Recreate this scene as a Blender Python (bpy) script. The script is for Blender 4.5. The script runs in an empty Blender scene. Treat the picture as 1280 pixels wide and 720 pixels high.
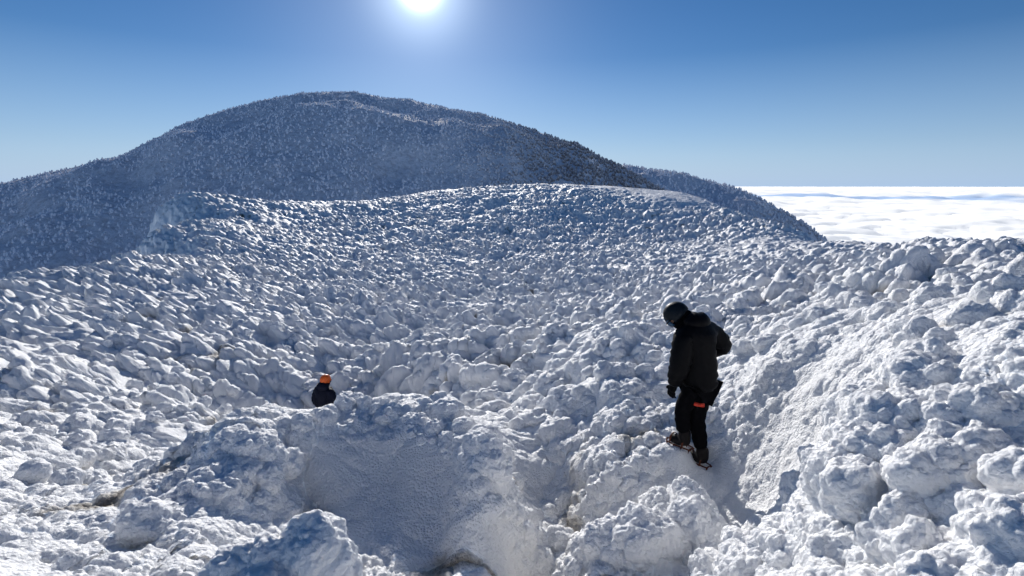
import bpy, bmesh, math, time
import numpy as np
from mathutils import Vector, Matrix
T0=time.time()
rng = np.random.default_rng(7)
scene = bpy.context.scene
F = 640.0
PITCH = math.radians(11.3)
CP, SP = math.cos(PITCH), math.sin(PITCH)

def ray(px, py):
    a = (px-640.0); b = (360.0-py)
    x = a; y = F*CP + b*SP; z = -F*SP + b*CP
    h = math.hypot(x, y)
    return math.atan2(x, y), z/h
def P(px, py, d):
    az, t = ray(px, py)
    return np.array([d*math.sin(az), d*math.cos(az), d*t])

# ------------------------------------------------------------ noise
def h32(ix, iy, iz=0, seed=0):
    n = (ix.astype(np.int64)*374761393 + iy.astype(np.int64)*668265263 + np.asarray(iz).astype(np.int64)*2147483647 + seed*974634777) & 0xffffffff
    n = ((n ^ (n >> 13)) * 1274126177) & 0xffffffff
    n = ((n ^ (n >> 16)) * 2246822519) & 0xffffffff
    n = n ^ (n >> 15)
    return n
def rnd(n, k):
    m = ((n + k*2654435761) & 0xffffffff)
    m = ((m ^ (m >> 15)) * 2246822519) & 0xffffffff
    m = m ^ (m >> 13)
    return (m / 4294967296.0).astype(np.float32)
def perlin(x, y, seed=0):
    x0 = np.floor(x); y0 = np.floor(y)
    fx = x-x0; fy = y-y0
    ix = x0.astype(np.int64); iy = y0.astype(np.int64)
    def g(dx, dy):
        a = rnd(h32(ix+dx, iy+dy, 0, seed), 1)*6.2831853
        return np.cos(a)*(fx-dx)+np.sin(a)*(fy-dy)
    u = fx*fx*fx*(fx*(fx*6-15)+10); v = fy*fy*fy*(fy*(fy*6-15)+10)
    a = g(0,0)*(1-u)+g(1,0)*u
    b = g(0,1)*(1-u)+g(1,1)*u
    return (a*(1-v)+b*v)*1.4
def fbm(x, y, o=4, seed=0):
    s = 0; a = 1
    for i in range(o):
        s = s + a*perlin(x*(2**i)+i*17.3, y*(2**i)-i*9.1, seed+i); a *= .5
    return s
def worley2(x, y, seed=0, cone=0.0):
    ix = np.floor(x).astype(np.int64); iy = np.floor(y).astype(np.int64)
    best = np.full(x.shape, -1.0, np.float32)
    for dx in (-1,0,1):
        for dy in (-1,0,1):
            h = h32(ix+dx, iy+dy, 0, seed)
            cx = ix+dx+.12+.76*rnd(h,1); cy = iy+dy+.12+.76*rnd(h,2)
            hr = .3+.7*rnd(h,3)
            d2 = (x-cx)**2+(y-cy)**2
            k = hr - d2*1.25*(1-cone) - (np.sqrt(d2+.004)*1.0*cone if cone else 0)
            best = np.maximum(best, k)
    return best
def worley3(x, y, z, seed=0, cone=0.0):
    ix = np.floor(x).astype(np.int64); iy = np.floor(y).astype(np.int64); iz = np.floor(z).astype(np.int64)
    best = np.full(x.shape, -1.0, np.float32)
    for dx in (-1,0,1):
        for dy in (-1,0,1):
            for dz in (-1,0,1):
                h = h32(ix+dx, iy+dy, iz+dz, seed)
                cx = ix+dx+rnd(h,1); cy = iy+dy+rnd(h,2); cz = iz+dz+rnd(h,3)
                d2 = (x-cx)**2+(y-cy)**2+(z-cz)**2
                if cone: d2 = d2*(1-cone)+cone*np.sqrt(d2)
                best = np.maximum(best, 1.0-.35*rnd(h,4) - d2)
    return best
def sstep(a, b, x):
    t = np.clip((x-a)/(b-a), 0, 1); return t*t*(3-2*t)

# ------------------------------------------------------------ base terrain control points
C = [  # px, py, horizontal distance
 (-60,720,3.0),(60,720,2.9),(160,720,2.7),(260,720,2.6),(380,720,2.95),(430,720,3.05),(480,718,2.95),(540,712,2.95),(640,720,3.4),(750,720,2.9),(860,720,2.75),(950,720,2.75),(1050,720,2.15),(1150,720,1.9),(1300,720,1.8),
 (0,610,5.0),(160,610,5.4),(240,590,5.9),(170,685,3.2),(235,642,3.45),(300,608,3.6),(345,570,3.8),(390,528,4.25),
 (370,620,3.8),(395,670,3.4),(455,600,3.9),(445,660,3.45),(500,590,3.92),(520,640,3.5),(484,518,4.4),(530,546,4.02),(580,572,3.75),(626,602,3.45),(612,650,3.15),(560,665,3.25),(570,610,3.6),(695,620,4.6),(680,670,4.0),
 (760,600,4.3),(760,540,4.85),(870,587,4.6),(870,530,5.1),(955,600,4.35),(960,660,3.75),(1015,650,3.2),(1040,580,3.55),(1100,600,2.75),(1280,580,2.4),
 (0,500,10.2),(160,500,10.2),(270,510,9.4),(432,501,4.8),(520,512,6.6),(600,520,6.4),(690,520,5.8),(760,487,5.7),(870,475,6.0),(950,500,5.0),(1010,520,4.5),(1060,490,4.3),(1120,480,3.6),(1280,480,3.0),
 (0,440,15),(160,440,15),(300,450,14),(440,440,15),(560,450,12),(680,440,10.5),(770,430,7.6),(870,425,7.8),(960,430,5.8),(1060,420,5.2),(1010,395,7.4),(1120,385,6.5),(1280,370,6),
 (0,400,21),(160,385,22),(350,385,22),(520,385,22),(700,385,20),(850,375,16),(1000,362,13),(1120,352,10.5),(1280,348,9),
 (-60,368,30),(0,362,33),(100,348,37),(158,334,41),(250,330,40),(350,330,40),(520,330,38),(750,330,34),(900,330,31),(1010,332,26),(1120,330,19),(1280,325,16),
 (182,300,57),(240,288,66),(350,288,62),(500,288,58),(750,288,55),(870,292,54),(950,296,48),(1060,308,38),(1120,314,34),(1280,318,28),
 (192,274,80),(225,264,86),(270,262,88),(370,259,91),(450,256,92),(540,248,96),(610,244,99),(680,242,101),(750,245,98),(830,254,90),(900,267,80),(950,280,66),(1000,292,54),
]
pts = []
for px, py, d in C:
    az, t = ray(px, py); pts.append((az, math.log(d), t))
for px, d0, py0 in [(-60,40,392),(60,44,380),(140,52,362),(168,70,336),(182,98,310),(215,108,280),(300,110,270),(450,114,261),(560,118,252),(680,122,246),(760,118,249),(830,110,262),(900,98,278),(950,82,290),(1000,68,300),(1060,54,311),(1120,46,317),(1280,36,322)]:
    az, t = ray(px, py0)
    pts.append((az, math.log(d0), t-.05)); pts.append((az, math.log(d0*1.7), t-.17)); pts.append((az, math.log(d0*4), t-.30)); pts.append((az, math.log(1600), -.46))
for az in (-60,-30,0,30,60):
    pts.append((math.radians(az), math.log(.8), -1.75/.8)); pts.append((math.radians(az), math.log(1.25), -1.78/1.25 if az<20 else -1.6/1.25))
for px, d, z in [(406,7.2,-4.3),(406,9.0,-5.0),(406,11.0,-5.6),(300,11,-5.2),(500,9.5,-4.9)]:
    az,_ = ray(px, 500); pts.append((az, math.log(d), z/d))
pts = np.array(pts)
S = 1.6
X = np.c_[pts[:,0]*S, pts[:,1]]
n = len(X)
def kern(r2): return .5*r2*np.log(np.maximum(r2,1e-12))
K = kern(((X[:,None]-X[None])**2).sum(-1)) + np.eye(n)*1.5e-4
A = np.zeros((n+3,n+3)); A[:n,:n] = K; A[:n,n]=1; A[:n,n+1:]=X; A[n,:n]=1; A[n+1:,:n]=X.T
w = np.linalg.solve(A, np.r_[pts[:,2],0,0,0])
GA = np.linspace(-1.15,1.15,300); GL = np.linspace(math.log(.75), math.log(1700), 420)
gx, gy = np.meshgrid(GA*S, GL, indexing='ij')
G = w[n]+w[n+1]*gx+w[n+2]*gy
for i in range(n):
    G = G + w[i]*kern((gx-X[i,0])**2+(gy-X[i,1])**2)
def base_h(az, d):
    azc = np.clip(az, -1.14, 1.14)
    L = np.log(np.clip(d,.76,1690))
    def ev(a):
        u = (a-GA[0])/(GA[1]-GA[0]); v = (L-GL[0])/(GL[1]-GL[0])
        i = np.clip(np.floor(u).astype(int),0,len(GA)-2); j = np.clip(np.floor(v).astype(int),0,len(GL)-2)
        fu = u-i; fv = v-j
        return (G[i,j]*(1-fu)+G[i+1,j]*fu)*(1-fv)+(G[i,j+1]*(1-fu)+G[i+1,j+1]*fu)*fv
    t = ev(azc)
    over = np.abs(az) > 1.14
    if over.any():
        tl = ev(np.full_like(azc,-1.14)); tr = ev(np.full_like(azc,1.14))
        wr = np.where(az>0, 1-(az-1.14)/(2*(math.pi-1.14)), (-az-1.14)/(2*(math.pi-1.14)))
        t = np.where(over, tr*wr+tl*(1-wr), t)
    return t*np.clip(d,.76,1e9)

CL = P(870,587,4.6)      # climber's rear foot
SM = P(408,540,11.0); SM[2] = -5.70
AZS = math.atan2(SM[0],SM[1])

smooth_spots = [(P(470,600,3.9),.42,.9),(P(450,670,3.45),.36,.9),(P(530,610,3.7),.34,.9),(P(560,650,3.3),.28,.75),(P(700,243,97),9,.8),(P(745,252,88),9,.85),(P(790,262,80),8,.85),(P(840,276,70),7,.8),
  (P(945,540,4.7),.55,.7),(P(940,620,4.1),.4,.6),(P(1020,560,3.9),.35,.5),(P(560,530,5.4),.5,.5),(P(1060,308,40),13,.6),(P(1010,420,6.2),.7,.5),(P(1100,430,4.9),.6,.5),(P(730,440,9),1.0,.45),(P(640,560,5.0),.4,.4)]
hum = [(P(350,672,2.05),.17),(P(398,690,2.05),.12),(P(310,690,2.1),.10),(P(845,612,3.75),.22),(P(790,668,3.05),.26),(P(885,655,3.25),.2),(P(735,690,3.1),.18),(P(1090,520,3.2),.30),(P(1120,590,2.65),.3),(P(1060,650,2.6),.2),
  (P(235,640,3.5),.28),(P(200,600,5.0),.35),(P(330,590,3.8),.2),(P(1130,415,5.6),.6),(P(1000,445,6.0),.6),(P(700,520,5.8),.4),(P(775,480,6.2),.5),(P(950,715,2.6),.16),(P(1180,520,3.0),.4)]
def ground(xw, yw, full=True):
    d = np.hypot(xw,yw); az = np.arctan2(xw,yw)
    z = base_h(az,d)
    jx = xw+.16*perlin(xw/.5,yw/.5,301); jy = yw+.16*perlin(xw/.5+9,yw/.5,302)
    sm = np.ones_like(z)
    for c,r,a in smooth_spots:
        sm = sm*(1-a*np.exp(-(((jx-c[0])**2+(jy-c[1])**2)/(r*r))**1.5))
    drift = sstep(.1,.6, fbm(xw/11+3, yw/6, 2, 91))
    patch = sstep(.05,.5, fbm(xw/3.2+5, yw/2.4, 3, 95))       # wind-packed patches between the tufts
    far = sstep(4,10,d); fade = 1-sstep(140,260,d)
    sm2 = sm*(1-.4*drift*sstep(8,18,d))*(1-.3*patch)*(1-.25*sstep(40,90,d))
    smn = sm*(1-.5*patch)
    p3x = perlin(xw/.30, yw/.30, 7); p3y = perlin(xw/.30+20, yw/.30, 8)
    wx = xw + .28*perlin(xw/1.0, yw/1.0, 5)+.07*p3x; wy = yw+.28*perlin(xw/1.0+40, yw/1.0, 6)+.07*p3y
    ca, sa = math.cos(.5), math.sin(.5)
    ux = (wx*ca+wy*sa)/1.1; uy = (-wx*sa+wy*ca)
    m1 = worley2(ux/.60, uy/.60, 11, .25)
    m2 = worley2(wx/.30+9, wy/.30, 12, .15)
    m3 = worley2(wx/2.9+9, wy/2.3, 13, .1)
    m4 = worley2(wx/.14+9, wy/.14, 15, .1)
    big = fbm(xw/9, yw/9, 3, 21)
    nb = fbm(xw/1.7+7, yw/1.7, 4, 33)
    mN = worley2(wx/.6, wy/.6, 14, 0)
    bfar = sm2*(.54*(m1-.33) + .32*(m2-.33)+.13*(m4-.4)) + sm*.40*(m3-.4)
    bnear = .13*nb*(.1+.9*sm) + smn*(.13*(mN-.4)+.085*(m2-.35)+.05*(m4-.4))
    z = z + far*fade*(.26*big + bfar) + (1-far)*bnear
    hm = np.zeros_like(z)
    for c,r in hum:
        sel_=(np.abs(xw-c[0])<3*r)&(np.abs(yw-c[1])<3*r)
        if not sel_.any(): continue
        k=np.exp(-(((jx[sel_]-c[0]+.0)**2+(jy[sel_]-c[1])**2)/(r*r))**1.4)
        tz=c[2]+.02-(1-k)*r*.3
        z[sel_]=z[sel_]*(1-k)+np.maximum(z[sel_],tz)*k; hm[sel_]=np.maximum(hm[sel_],k)
    z = z + sstep(140,400,d)*fbm(xw/90,yw/90,4,61)*12
    bmp = far*fade*bfar + (1-far)*bnear*.8
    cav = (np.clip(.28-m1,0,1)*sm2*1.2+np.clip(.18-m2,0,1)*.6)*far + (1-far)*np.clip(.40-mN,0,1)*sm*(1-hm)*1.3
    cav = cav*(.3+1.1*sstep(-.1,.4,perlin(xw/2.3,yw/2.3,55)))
    keep = np.ones_like(z)
    for (cx,cy,cz,r) in [(CL[0]+.04,CL[1]+.03,CL[2]+.05,.18),(CL[0]-.17,CL[1]+.09,CL[2]+.20,.16),(SM[0],SM[1],SM[2],.35)]:
        k = np.exp(-(((xw-cx)**2+(yw-cy)**2)/(r*r))**2)
        z = z*(1-k)+cz*k; keep=keep*(1-k)
    return z, cav, np.maximum(np.where(d<6,smn,sm),hm), bmp*keep, keep

az_dense = np.radians(np.linspace(-61,61,1250))
az_rest = np.radians(np.linspace(61,299,70)[1:-1])
AZ = np.r_[az_dense, az_rest]; AZ = np.where(AZ>math.pi, AZ-2*math.pi, AZ)
R = np.r_[np.exp(np.linspace(math.log(.8),math.log(1.8),70))[:-1], np.exp(np.linspace(math.log(1.8),math.log(6),430))[:-1], np.exp(np.linspace(math.log(6),math.log(135),720)), np.exp(np.linspace(math.log(136.5),math.log(1650),80))]
aa, rr = np.meshgrid(AZ, R, indexing='ij')
xw = rr*np.sin(aa); yw = rr*np.cos(aa)
zw, cav, smm, bmp, keep = ground(xw, yw)
na, nr = aa.shape
lean = np.clip(bmp+.12,0,.5)
xs = xw - .32*lean*keep; ys = yw - .5*lean*keep
pos = np.stack([xs,ys,zw],-1)
dA = np.roll(pos,-1,0)-np.roll(pos,1,0)
dR = np.empty_like(pos); dR[:,1:-1]=pos[:,2:]-pos[:,:-2]; dR[:,0]=pos[:,1]-pos[:,0]; dR[:,-1]=pos[:,-1]-pos[:,-2]
N = np.cross(dA,dR); N /= np.linalg.norm(N,axis=-1,keepdims=True)+1e-12
if np.mean(N[...,2])<0: N=-N
def rime(p, nrm, d, amp):
    w1 = perlin(p[:,0]/.09+p[:,2]*3, p[:,1]/.09-p[:,2]*2, 71); w2 = perlin(p[:,0]/.09+33, p[:,1]/.09+p[:,2]*5, 72)
    q = p + .010*np.stack([w1,w2,w1-w2],-1)
    a1 = worley3(q[:,0]/.14,q[:,1]/.14,q[:,2]/.14,41)
    q2 = q + nrm*(a1*.06*amp)[:,None]
    a2 = worley3(q2[:,0]/.054,q2[:,1]/.054,q2[:,2]/.054,42)
    q3 = q2 + nrm*(a2*.045*amp)[:,None]
    near = d<7
    a3 = np.zeros_like(a2)
    a3[near] = worley3(q3[near,0]/.023,q3[near,1]/.023,q3[near,2]/.023,43,.15)
    a3 *= (1-sstep(4,7,d))
    return p + nrm*((a1*.075+a2*.045+a3*.022)*amp)[:,None], a1, a2
sel = (rr < 20) & (np.abs(aa) < 1.1)
pp = pos[sel]; nn = N[sel]; dd = rr[sel]
rough = .45+.55*sstep(-.35,.15,perlin(pp[:,0]/.7,pp[:,1]/.7,77))
amp = (1-sstep(13,20,dd))*(.14+.86*smm[sel])*rough
out, a1, a2 = rime(pp.astype(np.float32), nn.astype(np.float32), dd, amp)
out[:,2] -= .06*amp
kk = keep[sel][:,None]; out = out*kk + pp*(1-kk)
pos[sel] = out
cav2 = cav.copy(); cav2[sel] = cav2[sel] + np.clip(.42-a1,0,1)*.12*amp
da = np.abs(aa-AZS); open_ = (1-sstep(.03,.12,da))*sstep(4.2,5.2,rr)*(1-sstep(10.6,11.3,rr))
az_,t505 = ray(406,506)
lim = rr*t505 - .02
pos[...,2] = np.where((pos[...,2]>lim), pos[...,2]*(1-open_)+lim*open_, pos[...,2])
verts = pos.reshape(-1,3)
i = np.arange(na)[:,None]; j = np.arange(nr-1)[None]
i2 = (i+1)%na
quads = np.stack([i*nr+j, i*nr+j+1, i2*nr+j+1, i2*nr+j],-1).reshape(-1,4)
quads = quads[:, ::-1]
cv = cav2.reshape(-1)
print('ground', time.time()-T0)

def mesh_np(name, v, quads=None, tris=None, smooth=True, attr=None):
    me = bpy.data.meshes.new(name)
    nq = 0 if quads is None else len(quads); nt = 0 if tris is None else len(tris)
    me.vertices.add(len(v)); me.vertices.foreach_set('co', np.ascontiguousarray(v,dtype=np.float32).ravel())
    loops = []
    if nq: loops.append(quads.ravel())
    if nt: loops.append(tris.ravel())
    loops = np.concatenate(loops).astype(np.int32)
    me.loops.add(len(loops)); me.loops.foreach_set('vertex_index', loops)
    me.polygons.add(nq+nt)
    st = np.r_[np.arange(nq)*4, nq*4+np.arange(nt)*3].astype(np.int32)
    me.polygons.foreach_set('loop_start', st)
    me.polygons.foreach_set('use_smooth', np.full(nq+nt, smooth))
    if attr is not None:
        for k,a in attr.items():
            at = me.attributes.new(k,'FLOAT','POINT'); at.data.foreach_set('value', np.ascontiguousarray(a,dtype=np.float32))
    me.update(calc_edges=True)
    ob = bpy.data.objects.new(name, me); scene.collection.objects.link(ob)
    return ob

ICO={}
for r_ in (4,5):
    bm = bmesh.new(); bmesh.ops.create_icosphere(bm, subdivisions=r_, radius=1); bm.verts.ensure_lookup_table()
    ICO[r_]=(np.array([v.co[:] for v in bm.verts]), np.array([[v.index for v in f.verts] for f in bm.faces])); bm.free()
V=[verts]; T=[]; CV=[cv]; off=len(verts)
LP=[];LN=[];LD=[]
def lump(x,y,z,r,res=6,flat=.8,seed=0):
    global off
    v,f = ICO[res]
    sc = np.array([r*(1+.3*math.sin(seed*1.7)), r*(1+.3*math.cos(seed*2.3)), r*flat])
    p = v*sc; s_=seed*7.7
    k1 = worley3(p[:,0]/(r*.8)+s_,p[:,1]/(r*.8),p[:,2]/(r*.8),40)
    nrm = v/sc; nrm /= np.linalg.norm(nrm,axis=1,keepdims=True)
    p = p*(.5+.65*k1)[:,None] + np.array([x,y,z]) - np.array([.3,.25,0])*((v[:,2:3]+.3)*r*.5)
    LP.append(p); LN.append(nrm); LD.append(np.full(len(p), math.hypot(x,y)))
    T.append(f+off); off += len(p)
seed_=0
def place(cx,cy,r,res,flat=.8):
    global seed_
    z_=ground(np.array([cx]),np.array([cy]))[0][0]; seed_+=1
    lump(cx,cy,z_+.05*r,r,res,flat,seed_)
for c,r in hum:
    nn_=9 if r<.32 else 6
    for q in range(nn_):
        a_=rng.uniform(0,6.28); ro=r*rng.uniform(.1,.95)
        place(c[0]+ro*math.cos(a_), c[1]+ro*math.sin(a_), rng.uniform(.22,.42)*min(r,.3), 5 if c[1]<4.2 else 4, .85)
crest=[(165,688,3.2),(235,642,3.45),(300,608,3.6),(345,570,3.8),(390,528,4.25),(432,502,4.75),(484,518,4.4),(530,546,4.02),(580,572,3.75),(626,602,3.45),(612,650,3.15)]
for k in range(len(crest)-1):
    for q in range(5):
        t_=(q+rng.uniform(0,.9))/5; a_=np.array(crest[k])*(1-t_)+np.array(crest[k+1])*t_
        p_=P(*a_); place(p_[0]+rng.uniform(-.05,.05),p_[1]+rng.uniform(-.0,.1),rng.uniform(.03,.06),5)
M=2600
dr_ = np.exp(rng.uniform(math.log(1.8), math.log(18), M)); azr = np.radians(rng.uniform(-54,54,M))
lx_,ly_ = dr_*np.sin(azr), dr_*np.cos(azr); lz_,_,ls_,_,lk_ = ground(lx_,ly_)
msk = (ls_>.8)&(lk_>.98)&(np.hypot(lx_-CL[0],ly_-CL[1])>.5)&(perlin(lx_/1.8,ly_/1.8,88)>.02)&~((np.abs(azr-AZS)<.09)&(dr_>3.5)&(dr_<11.8))
for k in np.where(msk)[0][:340]:
    r = rng.uniform(.03,.06)*(1+dr_[k]*.07)
    lump(lx_[k],ly_[k],lz_[k]+.05*r,r,5 if dr_[k]<3.2 else 4,rng.uniform(.55,.9),int(k))
LP=np.concatenate(LP);LN=np.concatenate(LN);LD=np.concatenate(LD)
o,b1,b2 = rime(LP,LN,LD,np.full(len(LP),.85))
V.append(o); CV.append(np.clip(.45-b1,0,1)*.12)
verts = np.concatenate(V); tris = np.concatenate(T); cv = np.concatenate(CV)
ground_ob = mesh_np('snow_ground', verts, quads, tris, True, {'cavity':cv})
ground_ob['kind']='structure'
print('lumps', time.time()-T0, len(verts))
# ------------------------------------------------------------ materials
def mat(name):
    m = bpy.data.materials.new(name); m.use_nodes=True
    nt = m.node_tree; b = nt.nodes['Principled BSDF']; return m, nt, b
def noise(nt, scale, detail=4, rough=.6, vec=None):
    nn = nt.nodes.new('ShaderNodeTexNoise'); nn.inputs['Scale'].default_value=scale; nn.inputs['Detail'].default_value=detail; nn.inputs['Roughness'].default_value=rough
    if vec is not None: nt.links.new(vec, nn.inputs['Vector'])
    return nn
def ramp(nt, src, stops):
    r = nt.nodes.new('ShaderNodeValToRGB'); e = r.color_ramp.elements
    e[0].position=stops[0][0]; e[0].color=(*stops[0][1],1); e[1].position=stops[1][0]; e[1].color=(*stops[1][1],1)
    for p_,c in stops[2:]:
        q=e.new(p_); q.color=(*c,1)
    nt.links.new(src, r.inputs[0]); return r
def math_n(nt, op, a, b=None, clamp=False):
    m_ = nt.nodes.new('ShaderNodeMath'); m_.operation=op; m_.use_clamp=clamp
    for k,v in ((0,a),(1,b)):
        if v is None: continue
        if hasattr(v,'links'): nt.links.new(v, m_.inputs[k])
        else: m_.inputs[k].default_value=v
    return m_.outputs[0]

m_snow, nt, b = mat('snow')
geo = nt.nodes.new('ShaderNodeNewGeometry')
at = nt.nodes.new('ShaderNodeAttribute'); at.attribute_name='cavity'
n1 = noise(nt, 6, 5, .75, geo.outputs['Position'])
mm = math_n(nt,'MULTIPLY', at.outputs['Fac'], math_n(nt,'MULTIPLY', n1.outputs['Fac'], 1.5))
cr = ramp(nt, mm, [(0.0,(.91,.912,.92)),(.12,(.86,.86,.865)),(.28,(.50,.47,.43)),(.5,(.22,.185,.145))])  # hollows: brown vegetation, plus crevice shade painted into the colour
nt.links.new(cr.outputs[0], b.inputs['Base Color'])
b.inputs['Roughness'].default_value=.6
b.inputs['Specular IOR Level'].default_value=.22
b.subsurface_method='BURLEY'
b.inputs['Subsurface Weight'].default_value=.5
b.inputs['Subsurface Radius'].default_value=(1,.95,.9); b.inputs['Subsurface Scale'].default_value=.018
def vor(scale):
    v_ = nt.nodes.new('ShaderNodeTexVoronoi'); v_.feature='F1'; v_.inputs['Scale'].default_value=scale
    nz_ = noise(nt, scale*.8, 1, .6, geo.outputs['Position'])
    mx = nt.nodes.new('ShaderNodeVectorMath'); mx.operation='MULTIPLY_ADD'; nt.links.new(nz_.outputs['Color'], mx.inputs[0]); mx.inputs[1].default_value=(.7/scale,)*3; nt.links.new(geo.outputs['Position'],mx.inputs[2])
    nt.links.new(mx.outputs[0], v_.inputs['Vector']); return v_
def bump(h, dist, strength, prev=None, inv=False):
    bp = nt.nodes.new('ShaderNodeBump'); bp.inputs['Distance'].default_value=dist; bp.inputs['Strength'].default_value=strength; bp.invert=inv
    nt.links.new(h, bp.inputs['Height'])
    if prev is not None: nt.links.new(prev, bp.inputs['Normal'])
    return bp.outputs[0]
v1 = vor(48); n2 = noise(nt, 110, 3, .8, geo.outputs['Position'])
o_ = bump(n2.outputs['Fac'], .010, .8)
o_ = bump(v1.outputs['Distance'], .013, .8, o_, True)
nt.links.new(o_, b.inputs['Normal'])
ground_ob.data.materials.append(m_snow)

# ------------------------------------------------------------ mountains
def ridge_mesh(name, sil, D, foot, wfoot, az0, az1, ncol, seed, drop=3.0, prof=1.7):
    s = np.array([ray(a,b_) for a,b_ in sil]); o = np.argsort(s[:,0]); s = s[o]
    A_ = np.linspace(math.radians(az0), math.radians(az1), ncol)
    tr = np.interp(A_, s[:,0], s[:,1]); kk_=np.ones(9)/9
    tr = np.convolve(np.pad(tr,4,mode='edge'),kk_,'valid')
    Dr = D(A_); zr = tr*Dr - drop
    sv = np.r_[np.linspace(0,1,150), np.linspace(1.01,1.8,30)]
    a2, s2 = np.meshgrid(A_, sv, indexing='ij')
    Dr2 = Dr[:,None]; zr2 = zr[:,None]
    dist = foot+(Dr2-foot)*s2
    f = np.where(s2<=1, 1-(1-np.minimum(s2,1))**prof, 1-(s2-1)**1.5*2.2)
    wf = np.minimum(wfoot, zr2-60)
    z = wf+(zr2-wf)*f
    x = dist*np.sin(a2); y = dist*np.cos(a2)
    env = np.clip((1-s2)*5,0,1)*np.clip(s2*4,0,1)+.03
    z = z + env*(fbm(x/110,y/110,5,seed)*9 - np.abs(fbm(x/60+5,y/140,3,seed+9))*7) + fbm(x/14,y/14,2,seed+3)*.4
    z = z + env*3.4*np.sin(z/11+2.5*fbm(x/150,y/150,2,seed+4))
    p = np.stack([x,y,z],-1); na_,nr_ = a2.shape
    i=np.arange(na_-1)[:,None]; j=np.arange(nr_-1)[None]
    q = np.stack([i*nr_+j, (i+1)*nr_+j,(i+1)*nr_+j+1, i*nr_+j+1],-1).reshape(-1,4)
    ob = mesh_np(name, p.reshape(-1,3), q)
    ob['kind']='structure'
    return ob, p
sil1 = [(-400,320),(-200,280),(-60,242),(0,226),(100,204),(160,190),(186,179),(222,154),(270,138),(330,123),(370,118),(400,115),(440,115),(520,125),(600,142),(680,165),(740,189),(790,214),(840,243),(890,275),(950,330),(1010,420),(1100,560),(1300,800)]
sil2 = [(300,260),(500,215),(700,203),(770,206),(850,215),(920,233),(955,248),(985,266),(1021,288),(1060,320),(1130,400),(1300,650)]
mtn, mp = ridge_mesh('mountain', sil1, lambda a: 500+80*a, 200, -75, -70, 34, 520, 101, 1.5)
rdg, rp = ridge_mesh('mountain_ridge', sil2, lambda a: 860+100*a, 420, -190, -12, 44, 300, 151, 2.5)
m_mt, nt, b = mat('frosted_slope')
geo = nt.nodes.new('ShaderNodeNewGeometry')
nz = noise(nt,.35,6,.75,geo.outputs['Position'])
cr = ramp(nt, nz.outputs['Fac'], [(.36,(.50,.51,.55)),(.56,(.80,.80,.84))])
nt.links.new(cr.outputs[0], b.inputs['Base Color']); b.inputs['Roughness'].default_value=.9; b.inputs['Specular IOR Level'].default_value=.1
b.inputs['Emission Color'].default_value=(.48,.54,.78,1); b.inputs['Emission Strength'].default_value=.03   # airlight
bp = nt.nodes.new('ShaderNodeBump'); bp.inputs['Distance'].default_value=1.2; nt.links.new(nz.outputs['Fac'],bp.inputs['Height']); nt.links.new(bp.outputs[0],b.inputs['Normal'])
mtn.data.materials.append(m_mt); rdg.data.materials.append(m_mt)

nl, ns = 3, 6
def forest(p, count, smax, hmin, hmax, name, grow=0.0):
    na_,nr_ = p.shape[:2]
    ii = rng.uniform(0,na_-1.01,count); jj = rng.uniform(0,smax,count)
    i0=ii.astype(int); j0=jj.astype(int); fi=(ii-i0)[:,None]; fj=(jj-j0)[:,None]
    c = (p[i0,j0]*(1-fi)+p[i0+1,j0]*fi)*(1-fj)+(p[i0,j0+1]*(1-fi)+p[i0+1,j0+1]*fi)*fj
    dens = fbm(c[:,0]/45,c[:,1]/45,3,201)
    u = ii/na_
    keep = dens > -.45+.3*rng.uniform(-1,1,count); c=c[keep]; u=u[keep]; n_=len(c)
    H = rng.uniform(hmin,hmax,n_)*(1+grow*sstep(.55,.85,u)); W = H*rng.uniform(.3,.48,n_)
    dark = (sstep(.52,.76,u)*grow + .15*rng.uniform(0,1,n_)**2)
    prof = [(0,.9),(.35,1.0),(.75,.6)]
    ang = np.arange(ns)/ns*2*math.pi
    vs = np.zeros((n_, nl*ns+1,3))
    for l,(zz,r_) in enumerate(prof):
        for k in range(ns):
            rad = W*r_*rng.uniform(.6,1.25,n_); a_=ang[k]+rng.uniform(-.3,.3,n_)
            vs[:,l*ns+k,0]=c[:,0]+rad*np.cos(a_); vs[:,l*ns+k,1]=c[:,1]+rad*np.sin(a_)
            vs[:,l*ns+k,2]=c[:,2]-.4+H*(zz+rng.uniform(-.1,.1,n_))
    vs[:,-1,0]=c[:,0]+rng.uniform(-.3,.3,n_)*W; vs[:,-1,1]=c[:,1]; vs[:,-1,2]=c[:,2]+H-.4
    q=[]; t=[]
    for l in range(nl-1):
        for k in range(ns):
            k2=(k+1)%ns; q.append([l*ns+k,l*ns+k2,(l+1)*ns+k2,(l+1)*ns+k])
    for k in range(ns): t.append([(nl-1)*ns+k,(nl-1)*ns+(k+1)%ns,nl*ns])
    o = (np.arange(n_)*(nl*ns+1))[:,None,None]
    Q=(np.array(q)[None]+o).reshape(-1,4); TT=(np.array(t)[None]+o).reshape(-1,3)
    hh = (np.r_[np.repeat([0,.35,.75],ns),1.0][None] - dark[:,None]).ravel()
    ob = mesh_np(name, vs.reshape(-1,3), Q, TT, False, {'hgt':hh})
    ob['kind']='stuff'
    return ob
f1 = forest(mp, 34000, 163, .7,1.9,'frosted_forest', 1.3)
f2 = forest(rp, 9000, 165, 2.2,4.5,'frosted_forest_on_ridge', .8)
f1['label']='rime covered fir forest blanketing the shaded mountain slope'; f1['category']='forest'
f2['label']='rime covered fir forest on the descending ridge'; f2['category']='forest'
m_f, nt, b = mat('frosted_fir')
geo = nt.nodes.new('ShaderNodeNewGeometry'); at = nt.nodes.new('ShaderNodeAttribute'); at.attribute_name='hgt'
nz = noise(nt,.9,4,.7,geo.outputs['Position'])
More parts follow.
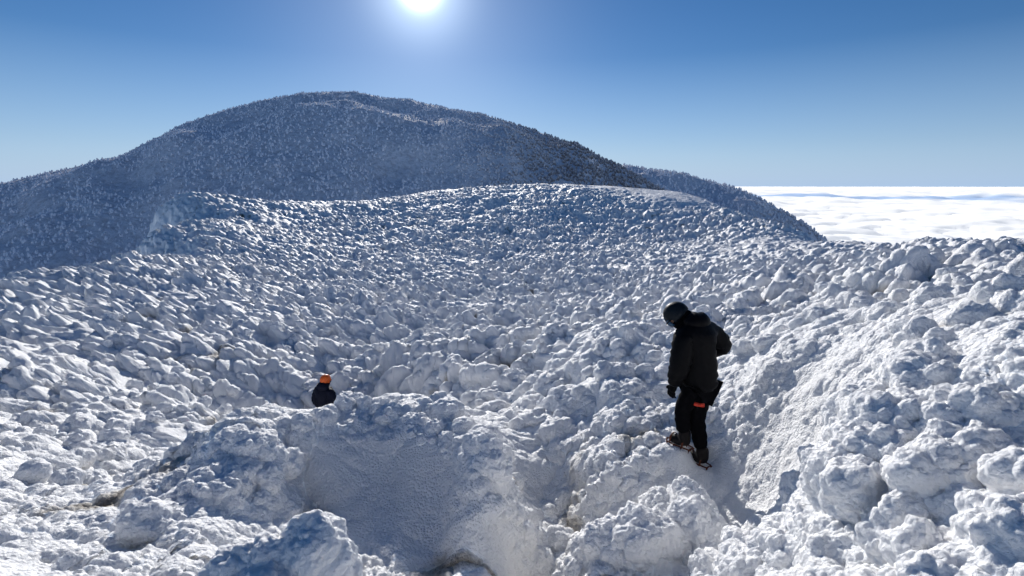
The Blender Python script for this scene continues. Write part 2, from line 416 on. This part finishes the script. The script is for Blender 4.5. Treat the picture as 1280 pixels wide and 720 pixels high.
v_ = math_n(nt,'ADD', math_n(nt,'MULTIPLY',at.outputs['Fac'],.35), math_n(nt,'MULTIPLY',nz.outputs['Fac'],.75))
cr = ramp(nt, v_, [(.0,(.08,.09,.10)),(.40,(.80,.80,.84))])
nt.links.new(cr.outputs[0], b.inputs['Base Color']); b.inputs['Roughness'].default_value=.9; b.inputs['Specular IOR Level'].default_value=.1
b.inputs['Emission Color'].default_value=(.48,.54,.78,1); b.inputs['Emission Strength'].default_value=.03  # faint bluish glow put in for airlight, as on the slope
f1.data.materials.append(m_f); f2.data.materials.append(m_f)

# ------------------------------------------------------------ sea of clouds
ca_ = np.radians(np.linspace(-100,100,700)); cr_ = np.exp(np.linspace(math.log(1200),math.log(300000),520))
a2,r2 = np.meshgrid(ca_,cr_,indexing='ij'); x=r2*np.sin(a2); y=r2*np.cos(a2)
wx = x+300*fbm(x/800,y/800,2,310); wy = y+300*fbm(x/800+9,y/800,2,311)
z = -640 + 60*fbm(x/2600,y/2600,4,301) + 120*(worley2(wx/900,wy/900,302)-.5) + 60*(worley2(wx/330,wy/330,303)-.5)*(r2<15000)
z = z + sstep(18000,26000,r2)*(worley2(x/3500,y/3500,305)*330-60)
p = np.stack([x,y,z],-1); na_,nr_=a2.shape
i=np.arange(na_-1)[:,None]; j=np.arange(nr_-1)[None]
q = np.stack([i*nr_+j, (i+1)*nr_+j,(i+1)*nr_+j+1, i*nr_+j+1],-1).reshape(-1,4)
gap = sstep(26000,28500,r2+4500*fbm(x/9000,y/9000,3,307))*(1-sstep(33000,36000,r2+6000*fbm(x/9000,y/9000,3,308)))
cl = mesh_np('cloud_sea', p.reshape(-1,3), q, None, True, {'gap':gap.ravel()}); cl['kind']='structure'
m_c, nt, b = mat('cloud')
at = nt.nodes.new('ShaderNodeAttribute'); at.attribute_name='gap'
cr = ramp(nt, at.outputs['Fac'], [(0,(.97,.96,.93)),(1,(.42,.55,.75))])
nt.links.new(cr.outputs[0], b.inputs['Base Color']); b.inputs['Roughness'].default_value=1; b.inputs['Specular IOR Level'].default_value=0
nt.links.new(cr.outputs[0], b.inputs['Emission Color']); b.inputs['Emission Strength'].default_value=.58  # glow put in for sunlight scattered through the clouds
cl.data.materials.append(m_c)

# ------------------------------------------------------------ people
def plain(name, col, rough=.7, spec=.3):
    m,nt,b = mat(name)
    nz = noise(nt, 30, 4); r_ = ramp(nt, nz.outputs['Fac'], [(.3,tuple(c*.75 for c in col)),(.7,tuple(min(1,c*1.25) for c in col))])
    tc = nt.nodes.new('ShaderNodeTexCoord'); nt.links.new(tc.outputs['Object'], nz.inputs['Vector'])
    nt.links.new(r_.outputs[0], b.inputs['Base Color']); b.inputs['Roughness'].default_value=rough; b.inputs['Specular IOR Level'].default_value=spec
    bp = nt.nodes.new('ShaderNodeBump'); bp.inputs['Distance'].default_value=.004; nt.links.new(nz.outputs['Fac'],bp.inputs['Height']); nt.links.new(bp.outputs[0],b.inputs['Normal'])
    return m
m_skin = plain('skin',(.42,.25,.18)); m_jack = plain('black_down_jacket',(.0035,.0035,.0045),.55,.07); m_trou = plain('black_trousers',(.003,.003,.004),.8,.04)
m_boot = plain('dark_boot',(.010,.008,.008),.6,.12); m_glove = plain('black_glove',(.0035,.0035,.004),.8,.05)
m_hdark = plain('dark_helmet',(.004,.008,.013),.5,.15); m_horg = plain('orange_helmet',(.70,.12,.02),.4); m_red = plain('red_strap',(.5,.035,.015),.6)
m_gog = plain('goggle_lens',(.03,.08,.14),.15); m_crm=plain('crampon_frame',(.10,.03,.015),.5,.1); m_navy=plain('navy_cloth',(.008,.010,.022),.7,.08)

def skin(chains, sub=2):
    me = bpy.data.meshes.new('t'); vs=[]; es=[]; rs=[]; idx={}
    for ch in chains:
        prev=None
        for co,r_ in ch:
            key = tuple(round(float(c),4) for c in co)
            if key not in idx: idx[key]=len(vs); vs.append(co); rs.append(r_)
            k=idx[key]
            if prev is not None and prev!=k: es.append((prev,k))
            prev=k
    me.from_pydata([tuple(v) for v in vs], es, [])
    ob = bpy.data.objects.new('t',me); scene.collection.objects.link(ob)
    md = ob.modifiers.new('s','SKIN'); md.use_smooth_shade=True; md.branch_smoothing=.6
    sd = ob.modifiers.new('u','SUBSURF'); sd.levels=sub; sd.render_levels=sub
    for k,sv in enumerate(me.skin_vertices[0].data):
        r_=rs[k]; sv.radius = (r_,r_) if not isinstance(r_,tuple) else r_
        sv.use_root = (k==0)
    dg = bpy.context.evaluated_depsgraph_get()
    out = bpy.data.meshes.new_from_object(ob.evaluated_get(dg))
    bpy.data.objects.remove(ob)
    v = np.array([q.co[:] for q in out.vertices]); f=[tuple(pl.vertices) for pl in out.polygons]
    return v,f
def ellipsoid(c, rad, axes=None, seg=24, rings=16, keep=None):
    vs=[(0,0,1)];fs=[]
    for a in range(1,rings):
        th=math.pi*a/rings
        for b_ in range(seg):
            ph=2*math.pi*b_/seg
            vs.append((math.sin(th)*math.cos(ph),math.sin(th)*math.sin(ph),math.cos(th)))
    vs.append((0,0,-1)); last=len(vs)-1
    def id_(a,b_): return 0 if a==0 else (last if a==rings else 1+(a-1)*seg+(b_%seg))
    for a in range(rings):
        for b_ in range(seg):
            q=[id_(a,b_),id_(a+1,b_),id_(a+1,b_+1),id_(a,b_+1)]
            q=tuple(dict.fromkeys(q))
            zc=math.cos(math.pi*(a+.5)/rings)
            if keep is None or keep(zc, 2*math.pi*(b_+.5)/seg): fs.append(q)
    used=sorted({k for q in fs for k in q}); mp_={k:n_ for n_,k in enumerate(used)}
    v=np.array(vs)[used]; fs=[tuple(mp_[k] for k in q) for q in fs]
    v=v*np.array(rad)
    if axes is not None: v = v@np.array(axes)
    return v+np.array(c), fs
def merge(parts):
    V_=[];F_=[];o=0
    for v,f in parts:
        V_.append(v); F_+= [tuple(k+o for k in q) for q in f]; o+=len(v)
    return np.concatenate(V_),F_
def largest_island(me):
    bm=bmesh.new(); bm.from_mesh(me); seen=set(); best=[]
    for v0 in bm.verts:
        if v0 in seen: continue
        st=[v0]; seen.add(v0); isl=[]
        while st:
            v=st.pop(); isl.append(v)
            for e in v.link_edges:
                o=e.other_vert(v)
                if o not in seen: seen.add(o); st.append(o)
        if len(isl)>len(best): best=isl
    bs=set(best); bmesh.ops.delete(bm, geom=[v for v in bm.verts if v not in bs], context='VERTS')
    bm.to_mesh(me); bm.free(); me.update()
def obj(name, v, f, m, parent=None, loc=None, remesh=None, solid=None):
    me=bpy.data.meshes.new(name); me.from_pydata([tuple(a) for a in v],[],f); me.update()
    ob=bpy.data.objects.new(name,me); scene.collection.objects.link(ob)
    if remesh:
        md=ob.modifiers.new('r','REMESH'); md.mode='VOXEL'; md.voxel_size=remesh; md.use_smooth_shade=True
        md=ob.modifiers.new('sm','SMOOTH'); md.factor=.5; md.iterations=2
    if solid:
        md=ob.modifiers.new('so','SOLIDIFY'); md.thickness=solid; md.offset=1
    if remesh or solid:
        dg=bpy.context.evaluated_depsgraph_get(); new=bpy.data.meshes.new_from_object(ob.evaluated_get(dg)); ob.modifiers.clear(); ob.data=new; new.name=name; me=new
        if remesh: largest_island(me)
    for p_ in me.polygons: p_.use_smooth=True
    me.materials.clear(); me.materials.append(m)
    if parent is not None: ob.parent=parent
    if loc is not None: ob.location=loc
    return ob

def make_person(base, yaw_f, label, helmet_mat, pose, scale=1.0, jack=None, hk=1.0, strap=(.62,.78), bulk=1.0):
    fx = np.array([math.cos(yaw_f), math.sin(yaw_f),0.]); lx=np.array([-fx[1],fx[0],0.]); ux=np.array([0,0,1.])
    jack = jack or m_jack
    def L(p): return tuple(fx*p[0]+lx*p[1]+ux*p[2])
    def tr(ch): return [(L(c),r_) for c,r_ in ch]
    J=pose
    root = bpy.data.objects.new('person',None); scene.collection.objects.link(root); root.location=base; root.scale=(scale,)*3
    root['label']=label; root['category']='person'
    hd = np.array(J['head']); tilt=J['tilt']; ty=J.get('turn',0)
    hf0=np.array([math.cos(ty),math.sin(ty),0]); hl=np.array([-math.sin(ty),math.cos(ty),0.])
    hf=hf0*math.cos(tilt)-np.array([0,0,1])*math.sin(tilt); hu=hf0*math.sin(tilt)+np.array([0,0,1])*math.cos(tilt)
    def HL(p): q=hd+hf*p[0]+hl*p[1]+hu*p[2]; return q
    chest=[(J['pelvis'],(.13,.13)),(J['belly'],(.125,.125)),(J['chest'],(.145,.145)),(J['uchest'],(.12,.12)),(J['neck'],.058),(tuple(HL((-.02,0,-.06))),.06)]
    ch=[tr(chest)]
    for s in ('L','R'):
        ch.append(tr([(J['uchest'],(.12,.12)),(J['sh'+s],.062),(J['el'+s],.046),(J['wr'+s],.03)]))
        ch.append(tr([(J['pelvis'],(.13,.13)),(J['hip'+s],.095),(J['kn'+s],.062),(J['an'+s],.042),(tuple(np.array(J['an'+s])+np.array([.05,0,-.05])),.04),(tuple(np.array(J['an'+s])+np.array([.14,0,-.065])),.032)]))
    parts=[skin(ch,1)]
    axes = np.array([L(hf),L(hl),L(hu)])
    parts.append(ellipsoid(L(hd),(.098,.076,.118),axes))
    parts.append(ellipsoid(L(HL((.055,0,-.07))),(.05,.045,.045),axes,12,8))
    parts.append(ellipsoid(L(HL((.103,0,-.015))),(.02,.014,.026),axes,10,8))
    parts.append(ellipsoid(L(HL((.095,0,-.062))),(.012,.026,.009),axes,10,6))
    for sy in (1,-1):
        parts.append(ellipsoid(L(HL((.0,.076*sy,-.01))),(.018,.012,.032),axes,10,8))
    v,f=merge(parts); obj('body',v,f,m_skin,root,remesh=.011)
    for sy in (1,-1):
        v,f=ellipsoid(L(HL((.088,.03*sy,.012))),(.013,.013,.013),axes,10,8); obj('eye',v,f,m_boot,root)
    nk=tuple(np.array(J['neck'])+np.array([.0,0,.015])); B=bulk
    jc=[tr([(tuple(np.array(J['pelvis'])+np.array([0,0,-.05])),.155*B),(J['pelvis'],.168*B),(J['belly'],.17*B),(J['chest'],.198*B),(J['uchest'],.172*B),(nk,.1)])]
    for s in ('L','R'):
        e=np.array(J['el'+s]); w_=np.array(J['wr'+s]); sh=np.array(J['sh'+s])
        jc.append(tr([(J['uchest'],.172*B),(J['sh'+s],.104*B),(tuple((sh+e)/2),.096*B),(J['el'+s],.088*B),(tuple((e+w_)/2),.076*B),(J['wr'+s],.054)]))
    v,f=skin(jc,2)
    me=bpy.data.meshes.new('q'); me.from_pydata([tuple(a) for a in v],[],f); me.update()
    nr=np.array([q.normal[:] for q in me.vertices]); v=v+nr*(np.abs(np.sin(v[:,2]*math.pi/.075))**.6*.02)[:,None]
    obj('jacket',v,f,jack,root)
    tc=[]
    for s in ('L','R'):
        k_=np.array(J['kn'+s]); a_=np.array(J['an'+s]); h_=np.array(J['hip'+s])
        tc.append(tr([(tuple(np.array(J['pelvis'])+np.array([0,0,-.02])),.13),(J['hip'+s],.112),(tuple((h_+k_)/2),.096),(J['kn'+s],.082),(tuple((k_+a_)/2),.078),(tuple(a_+(k_-a_)*.1),.072)]))
    v,f=skin(tc,2); v=v+np.c_[np.sin(v[:,2]*70)*.004,np.cos(v[:,2]*55+1)*.004,np.zeros(len(v))]
    obj('trousers',v,f,m_trou,root)
    for s in ('L','R'):
        a_=np.array(J['an'+s])
        v,f=skin([tr([(tuple(a_+[0,0,.1]),.066),(tuple(a_+[0,0,0]),.066),(tuple(a_+[-.02,0,-.05]),.062),(tuple(a_+[.07,0,-.055]),.056),(tuple(a_+[.17,0,-.065]),.047)])],2)
        sz=a_[2]-.1; v[:,2]=np.maximum(v[:,2],sz); obj('boot',v,f,m_boot,root)
        vs=[];fs=[]
        outline=[(-.08,.03),(0,.038),(.08,.045),(.16,.04),(.2,.0),(.16,-.04),(.08,-.045),(0,-.038),(-.08,-.03)]
        for (ax,ay) in outline:
            for zz in (-.085,-.1): vs.append(L(a_+[ax,ay*1.25,zz]))
        n_=len(outline)
        for k in range(n_): k2=(k+1)%n_; fs.append((2*k,2*k2,2*k2+1,2*k+1))
        for (ax,ay) in outline:
            o=len(vs)
            for dx,dy,dz in ((-.012,-.008,-.095),(.012,-.008,-.095),(0,.01,-.095),(0.004,0,-.14)): vs.append(L(a_+[ax+dx,ay*1.25+dy,dz]))
            fs += [(o,o+1,o+3),(o+1,o+2,o+3),(o+2,o,o+3)]
        for xo in (.12,-.02):
            o=len(vs); m_=9
            for k in range(m_):
                t_=math.pi*k/(m_-1)
                for dx in (-.009,.009): vs.append(L(a_+[xo+dx,.064*math.cos(t_),-.08+(.085 if xo>0 else .1)*math.sin(t_)]))
            for k in range(m_-1): fs.append((o+2*k,o+2*k+1,o+2*k+3,o+2*k+2))
        obj('crampon',np.array(vs),fs,m_crm,root,solid=.003)
    for s in ('L','R'):
        w_=np.array(J['wr'+s]); e=np.array(J['el'+s]); dn=(w_-e)/np.linalg.norm(w_-e)
        sg=1 if s=='L' else -1
        side=np.array([0,1.,0])*sg; side-=dn*side.dot(dn); side/=np.linalg.norm(side)
        fw=np.cross(side,dn)*sg
        if fw[0]<0: fw=-fw
        pr=[skin([tr([(tuple(w_-dn*.02),.045),(tuple(w_+dn*.02),(.036,.042)),(tuple(w_+dn*.085),(.027,.046))])],2)]
        for k,(o_,ln) in enumerate([(.034,.075),(.012,.085),(-.011,.08),(-.033,.062)]):
            b0=w_+dn*.085+fw*o_; b1=b0+dn*ln*.5-side*.006; b2=b1+dn*ln*.32-side*.02; b3=b2+dn*ln*.15-side*.022
            pr.append(skin([tr([(tuple(b0-dn*.02),.0135),(tuple(b1),.013),(tuple(b2),.012),(tuple(b3),.010)])],1))
        t0=w_+dn*.03+fw*.028; t1=t0+fw*.03+dn*.025; t2=t1+fw*.008+dn*.035-side*.01
        pr.append(skin([tr([(tuple(t0),.016),(tuple(t1),.0145),(tuple(t2),.011)])],1))
        v,f=merge(pr); obj('glove',v,f,m_glove,root,remesh=.006)
    c=L(HL((-.008,0,.022)))
    hv,hf_=ellipsoid(c,(.132*hk,.11*hk,.132*hk),axes,32,24,keep=lambda z_,ph: z_>(-.02 if abs(((ph+math.pi)%(2*math.pi))-math.pi)<1.1 else -.42))
    he=obj('helmet',hv,hf_,helmet_mat,root,solid=.008)
    vs=[];fs=[]
    for k in range(13):
        t_=-1.1+2.2*k/12
        for rr_,zz in ((1.0,.02),(1.22,.005)):
            vs.append(L(HL((-.008+.13*hk*math.cos(t_)*rr_,.107*hk*math.sin(t_)*rr_*.98,.022+zz))))
    for k in range(12): fs.append((2*k,2*k+1,2*k+3,2*k+2))
    obj('helmet_peak',np.array(vs),fs,helmet_mat,he,solid=.005)
    vs=[];fs=[]
    for k in range(15):
        t_=-1.0+2.0*k/14
        for zz in (-.03,-.005,.025,.05):
            bulge=1.0+.06*(1-(abs(zz-.01)/.04)**2)
            vs.append(L(HL((.0+.118*math.cos(t_)*bulge,.098*math.sin(t_)*bulge,zz+.0))))
    for k in range(14):
        for r_ in range(3): fs.append((4*k+r_,4*k+r_+1,4*k+5+r_,4*k+4+r_))
    obj('goggles',np.array(vs),fs,m_gog,root,solid=.008)
    v,f=ellipsoid(L(HL((-.005,0,-.05))),(.11,.09,.1),axes,20,14); v2,f2_=ellipsoid(L(np.array(J['neck'])+np.array([.02,0,.04])),(.085,.085,.09),None,16,10)
    vv,ff=merge([(v,f),(v2,f2_)]); obj('balaclava',vv,ff,m_glove,root,remesh=.012)
    v,f=ellipsoid(L(np.array(J['neck'])+np.array([-.075,-.02,.035])),(.11,.15,.09),np.array([L((1,0,0)),L((0,1,0)),L((0,0,1))]),20,12)
    v=v+np.c_[np.zeros(len(v)),np.zeros(len(v)),np.sin(v[:,0]*60)*.006]
    obj('hood',v,f,jack,root)
    pv=np.array(J['pelvis']); vs=[];fs=[]
    for k in range(7):
        t_=strap[0]*math.pi+(strap[1]-strap[0])*math.pi*k/6
        for zz in (-.135,-.105): vs.append(L(pv+np.array([.165*B*math.cos(t_)-.01,.185*B*math.sin(t_),zz+.02*math.sin(t_*2)])))
    for k in range(6): fs.append((2*k,2*k+2,2*k+3,2*k+1))
    obj('harness_strap',np.array(vs),fs,m_red,root,solid=.02)
    return root

poseA = dict(pelvis=(0,0,.84),belly=(.02,0,1.0),chest=(.05,0,1.16),uchest=(.09,0,1.30),neck=(.155,0.01,1.39),head=(.25,.05,1.45),tilt=.95,turn=.5,
 shL=(.08,.18,1.32),elL=(.06,.235,1.06),wrL=(.13,.215,.83),shR=(.07,-.19,1.32),elR=(-.01,-.40,1.13),wrR=(.22,-.24,1.02),
 hipL=(.01,.065,.78),knL=(.13,.06,.54),anL=(.09,.045,.26),hipR=(-.01,-.065,.78),knR=(.04,-.06,.45),anR=(-.05,-.06,.10))
yaw=math.atan2(.8,-.6)
per = make_person(tuple(CL+np.array([-.03,0,.06])), yaw, 'climber in black down jacket and dark helmet, head bowed, stepping downhill', m_hdark, poseA, .93, hk=.88)
poseB = dict(pelvis=(0,0,.92),belly=(.01,0,1.07),chest=(.02,0,1.23),uchest=(.03,0,1.39),neck=(.05,0,1.5),head=(.08,0,1.62),tilt=.25,
 shL=(.03,.19,1.42),elL=(.0,.27,1.15),wrL=(.13,.26,.95),shR=(.03,-.19,1.42),elR=(.0,-.27,1.15),wrR=(.13,-.26,.95),
 hipL=(0,.09,.86),knL=(.1,.11,.5),anL=(.05,.11,.1),hipR=(0,-.09,.86),knR=(.02,-.1,.48),anR=(-.1,-.1,.1))
per2 = make_person(tuple(SM), math.radians(60), 'climber in dark jacket and orange helmet behind a snow drift', m_horg, poseB, 1.0, m_navy, hk=.87)

# ------------------------------------------------------------ sun, sky, camera
saz, st = ray(525, -18); sel_ = math.atan(st)
sd = Vector((math.sin(saz)*math.cos(sel_), math.cos(saz)*math.cos(sel_), math.sin(sel_)))
sun = bpy.data.lights.new('sun','SUN'); sun.energy=5.0; sun.angle=math.radians(.5); sun.color=(1,.96,.90)
so = bpy.data.objects.new('sun',sun); scene.collection.objects.link(so)
so.rotation_euler = sd.to_track_quat('Z','Y').to_euler()
w_ = bpy.data.worlds.new('World'); scene.world=w_; w_.use_nodes=True; nt=w_.node_tree
bg = nt.nodes['Background']; sky = nt.nodes.new('ShaderNodeTexSky'); sky.sky_type='NISHITA'; sky.sun_disc=False
sky.sun_elevation=sel_; sky.sun_rotation=saz; sky.altitude=1500; sky.air_density=1.0; sky.dust_density=.15; sky.ozone_density=2.5
hs = nt.nodes.new('ShaderNodeHueSaturation'); hs.inputs['Saturation'].default_value=1.28; nt.links.new(sky.outputs[0],hs.inputs['Color'])
tm = nt.nodes.new('ShaderNodeMix'); tm.data_type='RGBA'; tm.blend_type='MULTIPLY'; tm.inputs[0].default_value=1; nt.links.new(hs.outputs[0],tm.inputs[6]); tm.inputs[7].default_value=(1.04,.98,1.09,1)
tc = nt.nodes.new('ShaderNodeTexCoord')
nrmn=nt.nodes.new('ShaderNodeVectorMath'); nrmn.operation='NORMALIZE'; nt.links.new(tc.outputs['Generated'],nrmn.inputs[0])
sp=nt.nodes.new('ShaderNodeSeparateXYZ'); nt.links.new(nrmn.outputs[0],sp.inputs[0])
hz = ramp(nt, sp.outputs['Z'], [(0.0,(.85,.85,.85)),(.22,(0,0,0)),(.07,(.45,.45,.45))])
mx = nt.nodes.new('ShaderNodeMix'); mx.data_type='RGBA'; nt.links.new(hz.outputs[0], mx.inputs[0]); nt.links.new(tm.outputs[2], mx.inputs[6]); mx.inputs[7].default_value=(5.6,8.4,12.5,1)
nt.links.new(mx.outputs[2], bg.inputs['Color']); bg.inputs['Strength'].default_value=.069
vm=nt.nodes.new('ShaderNodeVectorMath'); vm.operation='DOT_PRODUCT'
nt.links.new(nrmn.outputs[0],vm.inputs[0]); vm.inputs[1].default_value=sd[:]
dt = math_n(nt,'MAXIMUM',vm.outputs['Value'],0.0)
g1 = math_n(nt,'MULTIPLY', math_n(nt,'POWER',dt,3600.0), 5.0)
g2 = math_n(nt,'MULTIPLY', math_n(nt,'POWER',dt,420.0), .7)
g3 = math_n(nt,'MULTIPLY', math_n(nt,'POWER',dt,50.0), .15)
gs = math_n(nt,'ADD', math_n(nt,'ADD',g1,g2), g3)
bg2 = nt.nodes.new('ShaderNodeBackground'); bg2.inputs['Color'].default_value=(.8,.92,1,1); nt.links.new(gs,bg2.inputs['Strength'])
ad = nt.nodes.new('ShaderNodeAddShader'); nt.links.new(bg.outputs[0],ad.inputs[0]); nt.links.new(bg2.outputs[0],ad.inputs[1])
nt.links.new(ad.outputs[0], nt.nodes['World Output'].inputs['Surface'])
cam = bpy.data.cameras.new('camera'); co=bpy.data.objects.new('camera',cam); scene.collection.objects.link(co)
cam.sensor_width=36; cam.lens=18.0; cam.clip_start=.05; cam.clip_end=500000
co.rotation_euler=(math.radians(90)-PITCH,0,0); scene.camera=co
scene.view_settings.view_transform='Standard'; scene.view_settings.look='None'; scene.view_settings.exposure=0
print('done', time.time()-T0)
